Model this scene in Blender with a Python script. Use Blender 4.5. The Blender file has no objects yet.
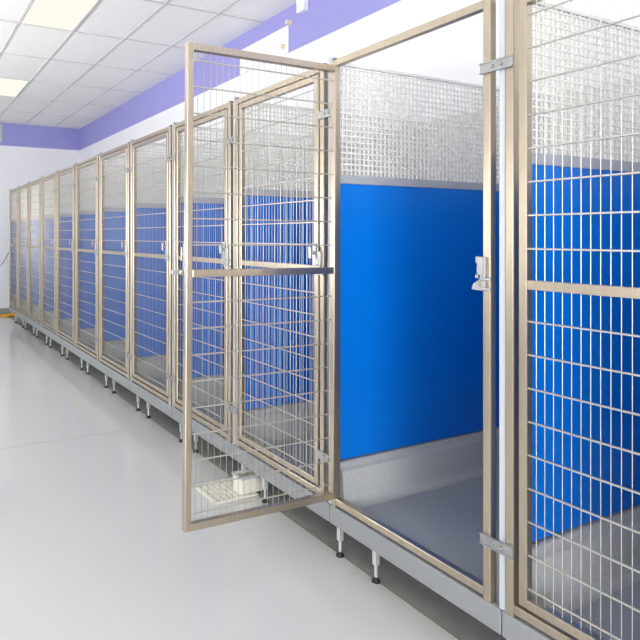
import bpy, bmesh, math, random
from mathutils import Matrix, Vector
S = bpy.context.scene
COL = S.collection
random.seed(4)

# ------------------------------------------------------------ materials
def lin(r, g, b):
    f = lambda c: (c/255/12.92) if c/255 <= .04045 else ((c/255+.055)/1.055)**2.4
    return (f(r), f(g), f(b), 1)

def mat(name, col, rough=.5, metal=0., noise=0., nscale=30., bump=0., spec=.5, stretch=None, col2=None, bscale=None):
    m = bpy.data.materials.new(name); m.use_nodes = True
    nt = m.node_tree; b = nt.nodes['Principled BSDF']
    b.inputs['Base Color'].default_value = col
    b.inputs['Roughness'].default_value = rough
    b.inputs['Metallic'].default_value = metal
    b.inputs['Specular IOR Level'].default_value = spec
    tc = nt.nodes.new('ShaderNodeTexCoord'); mp = nt.nodes.new('ShaderNodeMapping')
    nt.links.new(tc.outputs['Object'], mp.inputs[0])
    if stretch: mp.inputs['Scale'].default_value = stretch
    n = nt.nodes.new('ShaderNodeTexNoise'); n.inputs['Scale'].default_value = nscale
    n.inputs['Detail'].default_value = 4
    nt.links.new(mp.outputs[0], n.inputs['Vector'])
    if noise > 0 or col2:
        r = nt.nodes.new('ShaderNodeValToRGB')
        r.color_ramp.elements[0].position = .35; r.color_ramp.elements[1].position = .65
        r.color_ramp.elements[1].color = col
        r.color_ramp.elements[0].color = col2 or tuple(c*(1-noise) for c in col[:3])+(1,)
        nt.links.new(n.outputs['Fac'], r.inputs[0]); nt.links.new(r.outputs[0], b.inputs['Base Color'])
    if bump > 0:
        n2 = n
        if bscale:
            n2 = nt.nodes.new('ShaderNodeTexNoise'); n2.inputs['Scale'].default_value = bscale
            nt.links.new(mp.outputs[0], n2.inputs['Vector'])
        bp = nt.nodes.new('ShaderNodeBump'); bp.inputs['Strength'].default_value = bump
        bp.inputs['Distance'].default_value = .01
        nt.links.new(n2.outputs['Fac'], bp.inputs['Height']); nt.links.new(bp.outputs[0], b.inputs['Normal'])
    return m

def emis(name, col, st):
    m = bpy.data.materials.new(name); m.use_nodes = True
    nt = m.node_tree; nt.nodes.clear()
    o = nt.nodes.new('ShaderNodeOutputMaterial'); e = nt.nodes.new('ShaderNodeEmission')
    e.inputs[0].default_value = col; e.inputs[1].default_value = st
    nt.links.new(e.outputs[0], o.inputs[0]); return m

M = {}
M['steel'] = mat('brushed_steel', lin(188, 176, 158), .28, .9, .16, 14, stretch=(8, 8, .6), col2=lin(181, 168, 149))
M['wire'] = mat('wire_steel', lin(190, 186, 178), .34, .7)
M['white_wire'] = mat('white_coated_wire', lin(218, 218, 213), .5)
M['white'] = mat('white_channel', lin(182, 187, 194), .35)
M['zinc'] = mat('zinc_plate', lin(172, 173, 174), .36, .8, .15, 60)
M['blue'] = mat('blue_panel', lin(0, 110, 208), .34, 0, .05, 2, spec=.35, bump=.03, bscale=6)
M['cap'] = mat('grey_cap', lin(176, 180, 188), .4, .3)
M['tray'] = mat('speckled_grey_tray', lin(142, 145, 148), .5, 0, .0, 120, bump=.02, col2=lin(133, 136, 139))
M['leg'] = mat('leg_metal', lin(205, 207, 206), .4, .4)
M['rubber'] = mat('black_rubber', lin(28, 28, 30), .6)
M['wall'] = mat('white_wall_paint', lin(238, 239, 243), .6, 0, .02, 3, bump=.03, bscale=80)
M['lav'] = mat('lavender_paint', lin(154, 152, 214), .6, 0, .03, 3)
M['floor'] = mat('light_grey_epoxy', lin(202, 204, 204), .12, 0, .0, 1.3, spec=.5, bump=.015, bscale=5, col2=lin(203, 204, 203))
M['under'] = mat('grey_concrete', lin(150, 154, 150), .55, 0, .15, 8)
M['joint'] = mat('tan_joint', lin(150, 140, 116), .7)
M['tile'] = mat('ceiling_tile', lin(248, 248, 246), .85, 0, .03, 40, bump=.08, bscale=160)
M['bar'] = mat('white_grid_bar', lin(205, 205, 205), .5)
M['lamp'] = emis('lamp_diffuser', (1, .95, .85, 1), .98)
M['base'] = mat('grey_baseboard', lin(150, 152, 150), .5)
M['yellow'] = mat('yellow_cloth', lin(232, 172, 30), .8, 0, .2, 20)
M['cream'] = mat('cream_plastic', lin(228, 225, 214), .45, 0, .08, 30)
M['dark'] = mat('dark_slots', lin(70, 76, 70), .6)
M['cable'] = mat('grey_cable', lin(120, 120, 135), .5)
M['brass'] = mat('brass', lin(228, 218, 180), .4, .1)
g = bpy.data.materials.new('window_glass'); g.use_nodes = True; nt = g.node_tree; nt.nodes.clear()
o_ = nt.nodes.new('ShaderNodeOutputMaterial'); mx = nt.nodes.new('ShaderNodeMixShader'); tr = nt.nodes.new('ShaderNodeBsdfTransparent')
gl = nt.nodes.new('ShaderNodeBsdfGlossy'); gl.inputs['Roughness'].default_value = .02; mx.inputs[0].default_value = .06
nt.links.new(tr.outputs[0], mx.inputs[1]); nt.links.new(gl.outputs[0], mx.inputs[2]); nt.links.new(mx.outputs[0], o_.inputs[0])
M['glass'] = g

# ------------------------------------------------------------ mesh helpers
class MB:
    def __init__(s): s.bm = bmesh.new()
    def box(s, x0, x1, y0, y1, z0, z1, bev=0):
        r = bmesh.ops.create_cube(s.bm, size=1)
        for v in r['verts']:
            v.co = Vector((x0+(v.co.x+.5)*(x1-x0), y0+(v.co.y+.5)*(y1-y0), z0+(v.co.z+.5)*(z1-z0)))
        if bev:
            es = list({e for v in r['verts'] for e in v.link_edges})
            bmesh.ops.bevel(s.bm, geom=es, offset=bev, segments=2, affect='EDGES', profile=.5)
        return s
    def rod(s, a, b, r, n=6):
        a = Vector(a); b = Vector(b); d = b-a
        q = d.to_track_quat('Z', 'Y').to_matrix().to_4x4()
        bmesh.ops.create_cone(s.bm, cap_ends=True, segments=n, radius1=r, radius2=r, depth=d.length,
                              matrix=Matrix.Translation((a+b)/2) @ q)
        return s
    def cone(s, a, b, r1, r2, n=12):
        a = Vector(a); b = Vector(b); d = b-a
        q = d.to_track_quat('Z', 'Y').to_matrix().to_4x4()
        bmesh.ops.create_cone(s.bm, cap_ends=True, segments=n, radius1=r1, radius2=r2, depth=d.length,
                              matrix=Matrix.Translation((a+b)/2) @ q)
        return s
    def quad(s, *p):
        s.bm.faces.new([s.bm.verts.new(q) for q in p]); return s
    def build(s, name, m, parent=None, smooth=False, loc=None):
        bmesh.ops.recalc_face_normals(s.bm, faces=s.bm.faces)
        me = bpy.data.meshes.new(name); s.bm.to_mesh(me); s.bm.free()
        me.materials.append(M[m])
        if smooth:
            for p in me.polygons: p.use_smooth = True
        o = bpy.data.objects.new(name, me); COL.objects.link(o)
        if parent: o.parent = parent
        if loc: o.location = loc
        return o

def tag(o, label, cat, group=None):
    o['label'] = label; o['category'] = cat
    if group: o['group'] = group
    return o
def struct(o): o['kind'] = 'structure'; return o
def empty(name, loc, rz=0):
    o = bpy.data.objects.new(name, None); COL.objects.link(o)
    o.location = loc; o.rotation_euler = (0, 0, rz); o.empty_display_size = .1; return o

# ------------------------------------------------------------ dimensions
P = .8386; J0 = 1.268
DEP = 1.44
XL, XR, YN, YFAR, ZC = -4.3, 1.47, -4.2, 11.55, 3.44
BAND = 3.035

# ------------------------------------------------------------ the room
EDGE = .085
struct(MB().box(XL-.2, EDGE, YN-.2, YFAR+.2, -.1, 0).build('floor', 'floor'))
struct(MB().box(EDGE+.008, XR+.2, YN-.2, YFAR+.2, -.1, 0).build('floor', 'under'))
struct(MB().box(EDGE, EDGE+.008, YN-.2, YFAR+.2, -.1, .001).build('trim_1', 'joint'))
# hairline joints of the epoxy floor, running across the aisle
fj = MB()
for y in (-1.9, 4.22):
    fj.box(XL, EDGE, y-.002, y+.002, 0, .0006)
struct(fj.build('trim_2', 'base'))
struct(MB().box(XL-.2, XR+.2, YN-.2, YFAR+.2, ZC, ZC+.1).build('ceiling', 'tile'))
struct(MB().box(XR, XR+.15, YN, YFAR, 0, BAND).build('wall_right', 'wall'))
struct(MB().box(XR, XR+.15, YN, YFAR, BAND, ZC).build('wall_right', 'lav'))
struct(MB().box(XL-.15, XR+.15, YFAR, YFAR+.15, 0, BAND-.004).build('wall_far', 'wall'))
struct(MB().box(XL-.15, XR+.15, YFAR, YFAR+.15, BAND-.004, ZC).build('wall_far', 'lav'))
# walls with window openings (behind the camera; those beside it are added for fill light)
def wall_x(name, x0, x1, ya, yb, wins):      # wall in a plane x=const, wins = (y0,y1,z0,z1)
    w = MB(); y = ya
    for (a, b, c, d) in wins:
        w.box(x0, x1, y, a, 0, ZC); w.box(x0, x1, a, b, 0, c); w.box(x0, x1, a, b, d, ZC); y = b
    w.box(x0, x1, y, yb, 0, ZC); return struct(w.build(name, 'wall'))
def wall_y(name, y0, y1, xa, xb, wins):
    w = MB(); x = xa
    for (a, b, c, d) in wins:
        w.box(x, a, y0, y1, 0, ZC); w.box(a, b, y0, y1, 0, c); w.box(a, b, y0, y1, d, ZC); x = b
    w.box(x, xb, y0, y1, 0, ZC); return struct(w.build(name, 'wall'))
rear = [(-4.0, -1.5, .5, 2.7)]
left = [(.5, 2.7, .9, 2.7), (5.2, 7.2, .9, 2.7), (8.6, 10.8, .9, 2.7)]  # unseen windows, added to bring ambient light into the room
wall_y('wall_rear', YN-.15, YN, XL-.15, XR+.15, rear)
wall_x('wall_left', XL-.15, XL, YN, YFAR, left)
wi = 1
for (a, b, c, d) in rear:
    f = MB()
    f.box(a, b, YN-.1, YN-.05, c, c+.05).box(a, b, YN-.1, YN-.05, d-.05, d)
    for x in (a, (a+b)/2-.025, b-.05): f.box(x, x+.05, YN-.1, YN-.05, c, d)
    w = struct(f.build('window_%d' % wi, 'white')); wi += 1
    MB().box(a+.05, b-.05, YN-.08, YN-.074, c+.05, d-.05).build('pane', 'glass', w)
for (a, b, c, d) in left:  # frames and panes of the added left windows
    f = MB()
    f.box(XL-.1, XL-.05, a, b, c, c+.05).box(XL-.1, XL-.05, a, b, d-.05, d)
    for y in (a, (a+b)/2-.025, b-.05): f.box(XL-.1, XL-.05, y, y+.05, c, d)
    w = struct(f.build('window_%d' % wi, 'white')); wi += 1
    MB().box(XL-.08, XL-.074, a+.05, b-.05, c+.05, d-.05).build('pane', 'glass', w)
struct(MB().box(XL, XR, YFAR-.012, YFAR, 0, .1).build('baseboard_far', 'base'))
struct(MB().box(XL, EDGE, YFAR-.16, YFAR-.012, 0, .004).build('trim_3', 'joint'))

# suspended ceiling grid and recessed troffers
TX, TY = .53, 1.08
gx0, gy0 = -.607, 6.05                     # one crossing of the grid
xs = [gx0+TX*k for k in range(-7, 4) if XL < gx0+TX*k < XR-.05]
ys = [gy0+TY*k for k in range(-9, 6) if YN < gy0+TY*k < YFAR-.05]
grid = MB()
for x in xs: grid.box(x-.011, x+.011, YN, YFAR, ZC-.006, ZC)
for y in ys: grid.box(XL, XR, y-.011, y+.011, ZC-.0055, ZC)
struct(grid.build('trim_4', 'bar'))
def ceiling_light(x, y, label):
    e = empty('ceiling_light', (x, y, ZC)); tag(e, label, 'ceiling light', 'recessed ceiling lights')
    f = MB()
    f.box(0, TX, 0, .022, -.012, -.001).box(0, TX, TY-.022, TY, -.012, -.001)
    f.box(0, .022, .022, TY-.022, -.012, -.001).box(TX-.022, TX, .022, TY-.022, -.012, -.001)
    f.build('frame', 'bar', e)
    MB().box(.022, TX-.022, .022, TY-.022, -.009, -.002).build('diffuser', 'lamp', e)
ceiling_light(gx0, gy0-TY, 'large recessed ceiling light panel cut by the top edge of the photo, the nearer one')
ceiling_light(gx0, gy0+2*TY, 'recessed ceiling light panel farther down the aisle, cut by the left edge of the photo')
for i, y in enumerate((gy0-4*TY, gy0-7*TY)):
    ceiling_light(gx0, y, ['recessed ceiling light panel overhead beside the open kennel', 'recessed ceiling light panel behind the camera'][i])

# wall hatch, conduit, hooks on the lavender band
hatch = empty('access_panel', (XR, 4.95, BAND))
tag(hatch, 'white rectangular panel set in the lavender band of the right wall', 'wall panel')
MB().box(-.014, 0, -.40, .46, -.002, .245, .003).build('panel', 'wall', hatch)
MB().rod((-.014, -.335, .07), (-.05, -.335, .07), .022, 10).build('knob', 'brass', hatch)
c = MB().box(XR-.05, XR, 4.26, 4.37, 3.315, ZC, .004).build('conduit_box', 'wall')
tag(c, 'small white box on the right wall just under the ceiling', 'conduit box')
s_ = MB().cone((XR, 4.53, 3.295), (XR-.045, 4.53, 3.295), .026, .018).build('wall_hook', 'brass')
tag(s_, 'tiny brass-coloured fitting on the lavender band above the white wall panel', 'wall fitting')

# grille on the far wall
v = empty('air_vent', (-.245, YFAR, 3.25)); tag(v, 'white framed grille in the lavender band of the far wall', 'air vent')
f = MB().box(-.30, .30, -.02, 0, -.16, -.125).box(-.30, .30, -.02, 0, .125, .16).box(-.30, -.25, -.02, 0, -.125, .125).box(.25, .30, -.02, 0, -.125, .125)
f.build('frame', 'white', v)
f = MB().box(-.25, .25, -.004, -.001, -.125, .125)
f.build('backing', 'dark', v)
f = MB()
for i in range(7): f.box(-.25, .25, -.014, -.006, -.112+i*.036, -.106+i*.036)
f.build('slats', 'dark', v)

# ------------------------------------------------------------ kennel pieces (local: origin at the near joint, y grows away, x into the kennel)
FZ0, FZ1 = .265, 2.146
T = .028
def front_frame_mb():
    f = MB()
    f.box(0, T, .038, .066, FZ0-.012, FZ1, .003)            # near stile
    f.box(0, T, P-.042, P-.014, FZ0-.012, FZ1, .003)        # far stile
    f.box(0, T, .066, P-.042, FZ0, FZ0+T, .003)
    f.box(0, T, .066, P-.042, FZ1-T, FZ1, .003)
    return f
GW, GZ0, GZ1, GM = .700, .303, 2.112, 1.256
def gate_frame_mb():
    f = MB(); t = .027
    f.box(0, t, -t, 0, GZ0, GZ1, .003); f.box(0, t, -GW, -GW+t, GZ0, GZ1, .003)
    f.box(0, t, -GW+t, -t, GZ0, GZ0+t, .002); f.box(0, t, -GW+t, -t, GZ1-t, GZ1, .002)
    f.box(0.001, t-.001, -GW+t, -t, GM-.014, GM+.014, .002)
    return f
def gate_wire_mb():
    f = MB(); x = .0135; t = .022
    n = 25
    for i in range(1, n):
        y = -t-(GW-2*t)*i/n
        f.rod((x, y, GZ0+.015), (x, y, GZ1-.015), .00105, 5)
    zs = [1.148-.0985*i for i in range(9)]+[1.362+.0985*i for i in range(8)]
    for z in zs: f.rod((x-.0045, -t, z), (x-.0045, -GW+t, z), .0031, 6)
    return f
def latch_mb():
    f = MB()
    f.box(-.010, -.0002, -GW+.002, -GW+.026, GM+.012, GM+.112, .002)      # upright plate
    f.box(-.020, -.009, -GW-.042, -GW+.03, GM-.004, GM+.014, .002)        # bolt reaching over the stile
    f.rod((-.030, -GW+.013, GM+.07), (-.008, -GW+.013, GM+.07), .007, 10)
    f.box(-.036, -.028, -GW+.004, -GW+.022, GM+.045, GM+.098, .002)
    return f
def keeper_mb():
    f = MB()                                                 # on near stile, reaching into the opening
    f.box(-.014, .006, .058, .078, GM+.020, GM+.078, .002)
    f.box(-.010, .004, .076, .086, GM+.058, GM+.080, .002)
    f.box(-.010, .004, .076, .088, GM+.010, GM+.022, .002)
    bmv = [(-.006, .066), (.006, .066)]
    for k in range(1):
        f.quad((-.010, .066, GM+.010), (-.010, .066, GM-.028), (-.010, .100, GM-.026), (-.010, .094, GM-.008))
        f.quad((.002, .066, GM+.010), (.002, .066, GM-.028), (.002, .100, GM-.026), (.002, .094, GM-.008))
        f.quad((-.010, .066, GM+.010), (.002, .066, GM+.010), (.002, .094, GM-.008), (-.010, .094, GM-.008))
        f.quad((-.010, .094, GM-.008), (.002, .094, GM-.008), (.002, .100, GM-.026), (-.010, .100, GM-.026))
        f.quad((-.010, .066, GM-.028), (.002, .066, GM-.028), (.002, .100, GM-.026), (-.010, .100, GM-.026))
    f.box(-.012, -.001, .030, .070, GM+.004, GM+.014, .002)
    f.box(-.012, -.001, .030, .070, GM-.028, GM-.018, .002)
    f.box(-.010, -.0005, .050, .070, GM-.028, GM+.078, .002)
    return f
def plate_mb(z):
    f = MB()
    f.box(-.0085, -.0005, -.046, .070, z-.017, z+.017, .0015)
    f.box(-.0125, -.0085, -.046, .070, z+.013, z+.017); f.box(-.0125, -.0085, -.046, .070, z-.017, z-.013)
    return f
def tray_mb():
    """fibreglass tub: flat floor, coved walls on the two sides and the back, stepped lip, front skirt"""
    bm = bmesh.new(); y0, y1, x1 = .0025, P-.0025, DEP
    prof = [(0, .175), (0, .432), (.024, .434), (.030, .428), (.032, .412), (.046, .408), (.052, .400),
            (.060, .300), (.070, .278), (.088, .2665), (.11, .264)]
    rows = []
    for off, z in prof:
        o = max(off, 0)
        pts = [(.0285, y0+o), (x1-o-.05, y0+o), (x1-o-.015, y0+o+.015), (x1-o, y0+o+.05),
               (x1-o, y1-o-.05), (x1-o-.015, y1-o-.015), (x1-o-.05, y1-o), (.0285, y1-o)]
        rows.append([bm.verts.new((x, y, z)) for x, y in pts])
    for a, b in zip(rows, rows[1:]):
        for i in range(len(a)-1): bm.faces.new((a[i], a[i+1], b[i+1], b[i]))
    bm.faces.new(rows[-1])
    # close the two front ends of the side walls
    bm.faces.new([r[0] for r in rows]+[bm.verts.new((.0285, y0+.11, .175))])
    bm.faces.new([r[-1] for r in rows]+[bm.verts.new((.0285, y1-.11, .175))])
    bm.faces.new(rows[0])
    for f in bm.faces: f.smooth = len(f.verts) == 4
    f = MB(); f.bm.free(); f.bm = bm
    f.box(.0005, .030, y0, y1, .175, .2525, .003)            # skirt under the sill
    f.box(.028, .14, y0+.08, y1-.08, .176, .2635)
    return f
def leg_mb():
    return MB().box(-.010, .010, -.010, .010, .07, .176).rod((0, 0, .02), (0, 0, .08), .0065, 8)
def foot_mb():
    return MB().cone((0, 0, 0), (0, 0, .008), .018, .017, 14).cone((0, 0, .008), (0, 0, .02), .014, .008, 14)
def panel_mb(L):
    return MB().box(.034, L, -.008, .008, .436, 1.630)
def channel_mb():
    return MB().box(.005, .036, -.011, .011, .2535, 2.166, .002)
def cap_mb(L):
    return MB().box(.036, L, -.012, .012, 1.626, 1.664, .002)
def screen_mb(L):
    f = MB(); p = .0245; z0, z1 = 1.662, 2.146
    n = int((L-.045)/p)
    for i in range(n+1):
        x = .045+i*p; r = .0032
        f.box(x-r, x+r, -r, r, z0, z1)
    k = int((z1-z0)/p)
    for j in range(1, k+1):
        z = z0+j*p; f.box(.036, L, -.0056, -.0032, z-.0031, z+.0031)
    f.box(.036, L, -.006, .006, z1-.008, z1+.004)
    return f

def cpy(o, parent=None):
    c = o.copy(); COL.objects.link(c); c.parent = parent
    for ch in [q for q in o.children]: cpy(ch, c)
    return c

def partition(y, parent):
    p = panel_mb(DEP).build('partition_panel', 'blue', parent, loc=(0, y, 0))
    channel_mb().build('edge_channel', 'white', p)
    cap_mb(DEP).build('cap_rail', 'cap', p)
    screen_mb(DEP).build('mesh_screen', 'white_wire', p)
    return p

def make_kennel():
    r = empty('dog_kennel', (0, J0, 0))
    fr = front_frame_mb().build('front_frame', 'steel', r)
    kp = keeper_mb().build('latch_keeper', 'zinc', fr)
    for y in (.052, P-.028): MB().box(.003, .025, y-.011, y+.011, FZ1-.001, FZ1+.006, .002).build('stile_cap', 'rubber', fr)
    g = gate_frame_mb().build('gate', 'steel', r, loc=(.0003, P-.0585, 0))
    gate_wire_mb().build('wire_grid', 'wire', g)
    latch_mb().build('latch', 'zinc', g)
    for z in (.55, 1.85): MB().rod((.013, .0008, z-.03), (.013, .0008, z+.03), .006, 8).build('hinge', 'steel', g)
    tray_mb().build('base_tray', 'tray', r)
    for x in (.08, DEP-.1):
        for y in (.025, P-.2):
            l = leg_mb().build('leg', 'leg', r, loc=(x, y, 0))
            foot_mb().build('foot', 'rubber', l)
    for z in (1.926, .449):
        pl = plate_mb(z).build('joining_plate', 'zinc', r)
        for y in (-.006, .026): MB().rod((-.015, y, z), (-.0083, y, z), .0065, 8).build('bolt', 'zinc', pl)
    partition(P, r)
    bk = MB().box(DEP-.003, DEP+.013, .014, P-.014, .4365, 1.630).build('back_panel', 'blue', r)
    f = MB(); z0, z1 = 1.662, 2.146
    for i in range(33):
        y = .022+i*.0248; f.box(DEP+.003, DEP+.0068, y-.0028, y+.0028, z0, z1)
    for j in range(1, 20):
        z = z0+j*.0245; f.box(DEP-.0002, DEP+.003, .014, P-.014, z-.0028, z+.0028)
    f.box(DEP-.001, DEP+.01, .014, P-.014, z1-.008, z1+.004)
    f.build('mesh_screen', 'white_wire', bk)
    MB().box(DEP-.007, DEP+.017, .014, P-.014, 1.626, 1.664).build('cap_rail', 'cap', bk)
    return r

LAB = {-1: 'nearest steel dog kennel at the right edge, its wire gate closed',
       0: 'dog kennel with its wire gate swung open into the aisle, bright blue wall exposed',
       1: 'closed blue dog kennel directly behind the swung-open gate, next beyond the open kennel',
       2: 'closed blue dog kennel second beyond the open one, behind the free edge of its gate',
       3: 'closed blue dog kennel just left of the open gate, nearest one seen clear of it',
       4: 'closed blue dog kennel second to the left of the open gate',
       5: 'closed blue dog kennel third to the left of the open gate',
       6: 'closed blue dog kennel fourth to the left of the open gate',
       7: 'closed blue dog kennel in the far half of the row, fourth from the far end',
       8: 'closed dog kennel far down the row, third from the far end',
       9: 'closed dog kennel far down the row, next to the last one',
       10: 'last dog kennel at the far end of the row beside the far wall'}
GRP = 'steel dog kennels in a row'
proto = make_kennel()
units = {0: proto}
for k in (-1, 1, 2, 3, 4, 5, 6, 7, 8, 9, 10):
    c = cpy(proto); units[k] = c
for k, r in units.items():
    r.location = (0, J0+k*P, 0); tag(r, LAB[k], 'dog kennel', GRP)
# the nearest kennel also shows its own near side wall
partition(0, units[-1])
# the open gate, hinged on the far stile and swung into the aisle
for ch in proto.children:
    if ch.name.startswith('gate'):
        ch.location = (-.008, P-.0585+.018, 0); ch.rotation_euler = (math.radians(-.4), 0, math.radians(-90.9))

# ------------------------------------------------------------ things on the floor
dg = empty('drain_grate', (-.045, 2.955, 0), math.radians(1)); tag(dg, 'cream square floor grate lying in the aisle under the open gate', 'floor grate')
f = MB()
w = .13
f.box(-w, w, -w, -w+.02, .0015, .012, .002).box(-w, w, w-.02, w, .0015, .012, .002).box(-w, -w+.02, -w+.02, w-.02, .0015, .012, .002).box(w-.02, w, -w+.02, w-.02, .0015, .012, .002)
f.build('rim', 'cream', dg)
f = MB()
for i in range(1, 7):
    t_ = -w+.02+i*(2*w-.04)/7
    f.box(t_-.009, t_+.009, -w+.02, w-.02, .003, .011); f.box(-w+.02, w-.02, t_-.005, t_+.005, .003, .0105)
f.build('grid_bars', 'cream', dg)
MB().box(-w+.005, w-.005, -w+.005, w-.005, 0, .003).build('backing', 'base', dg)
bx = empty('plastic_box', (.078, 2.90, .0125)); tag(bx, 'small open white box standing on the cream floor grate', 'box')
f = MB()
f.box(-.075, .075, -.05, .05, 0, .006, .001)
f.box(-.075, .075, -.05, -.044, .006, .085).box(-.075, .075, .044, .05, .006, .085)
f.box(-.075, -.069, -.044, .044, .006, .085).box(.069, .075, -.044, .044, .006, .085)
f.build('body', 'cream', bx)
f = MB()
f.box(-.082, .082, -.057, -.050, .078, .088).box(-.082, .082, .050, .057, .078, .088).box(-.082, -.075, -.05, .05, .078, .088).box(.075, .082, -.05, .05, .078, .088)
f.build('rim', 'white', bx)

# yellow cloth by the far wall
bm = bmesh.new(); n = 14
vs = [[None]*n for _ in range(n)]
for i in range(n):
    for j in range(n):
        u, q = i/(n-1)*2-1, j/(n-1)*2-1
        h = .055*max(0, 1-.75*(u*u+q*q))*(.65+.35*math.sin(5*u+2*q)*math.cos(4*q-u))
        vs[i][j] = bm.verts.new((.155*u+.012*math.sin(7*q), .13*q+.012*math.sin(6*u), .006+max(h, 0)))
top = []
for i in range(n-1):
    for j in range(n-1): bm.faces.new((vs[i][j], vs[i+1][j], vs[i+1][j+1], vs[i][j+1]))
f = MB(); f.bm.free(); f.bm = bm
yc = f.build('cloth', 'yellow', smooth=True, loc=(.115, 11.15, 0))
so = yc.modifiers.new('thick', 'SOLIDIFY'); so.thickness = .006; so.offset = -1
tag(yc, 'small crumpled yellow cloth on the floor at the far end of the row', 'cloth')

# cable hanging at the far end
cu = bpy.data.curves.new('cable', 'CURVE'); cu.dimensions = '3D'; cu.bevel_depth = .007; cu.bevel_resolution = 2
sp = cu.splines.new('BEZIER'); pts = [(-.012, 10.43, 1.13), (-.12, 10.46, .93), (-.42, 10.9, .72), (-.9, YFAR-.012, .60)]
sp.bezier_points.add(len(pts)-1)
for b_, q in zip(sp.bezier_points, pts): b_.co = q; b_.handle_left_type = b_.handle_right_type = 'AUTO'
co = bpy.data.objects.new('cable', cu); COL.objects.link(co)
dgp = bpy.context.evaluated_depsgraph_get(); me = bpy.data.meshes.new_from_object(co.evaluated_get(dgp))
bpy.data.objects.remove(co); me.materials.clear(); me.materials.append(M['cable'])
co = bpy.data.objects.new('cable', me); COL.objects.link(co)
tag(co, 'thin grey cable drooping from the last kennel to the far wall', 'cable')

# ------------------------------------------------------------ light
def area(name, loc, rot, sx, sy, power, col=(1, 1, 1)):
    l = bpy.data.lights.new(name, 'AREA'); l.shape = 'RECTANGLE'; l.size = sx; l.size_y = sy; l.energy = power; l.color = col
    o = bpy.data.objects.new(name, l); COL.objects.link(o); o.location = loc; o.rotation_euler = rot; return o
R = math.radians
area('rear_window_light', (-2.75, YN-.2, 1.6), (R(90), 0, 0), 2.5, 2.2, 92, (1, .985, .96))
area('rear_window_light', (-2.75, YN-.45, 1.2), (R(90+48), 0, 0), 2.5, 1.6, 400, (1, .985, .96))  # second light here is added, tilted up to brighten the ceiling
for y, p in ((1.6, 80), (6.2, 210), (9.7, 40)):           # added fill lights outside the left openings, tilted up to brighten the ceiling
    area('added_left_fill', (XL-.25, y, 1.7), (R(90+45), 0, R(-90)), 2.1, 1.9, p, (1, .985, .96))
w = bpy.data.worlds.new('world'); S.world = w; w.use_nodes = True
w.node_tree.nodes['Background'].inputs[0].default_value = (.80, .88, 1, 1)
w.node_tree.nodes['Background'].inputs[1].default_value = .5

# ------------------------------------------------------------ camera
cam = bpy.data.cameras.new('camera'); co = bpy.data.objects.new('camera', cam); COL.objects.link(co)
co.location = (-1.65, 0, 1.40)
co.rotation_euler = (R(90), 0, -R(27.091))
cam.sensor_width = 36; cam.lens = 613.84/640*36
cam.shift_x = (320-210)/640; cam.shift_y = -(320-236)/640
cam.clip_start = .05
S.camera = co
S.view_settings.view_transform = 'Standard'; S.view_settings.look = 'None'
S.view_settings.gamma = 1; S.view_settings.use_curve_mapping = False
S.view_settings.exposure = 0.06
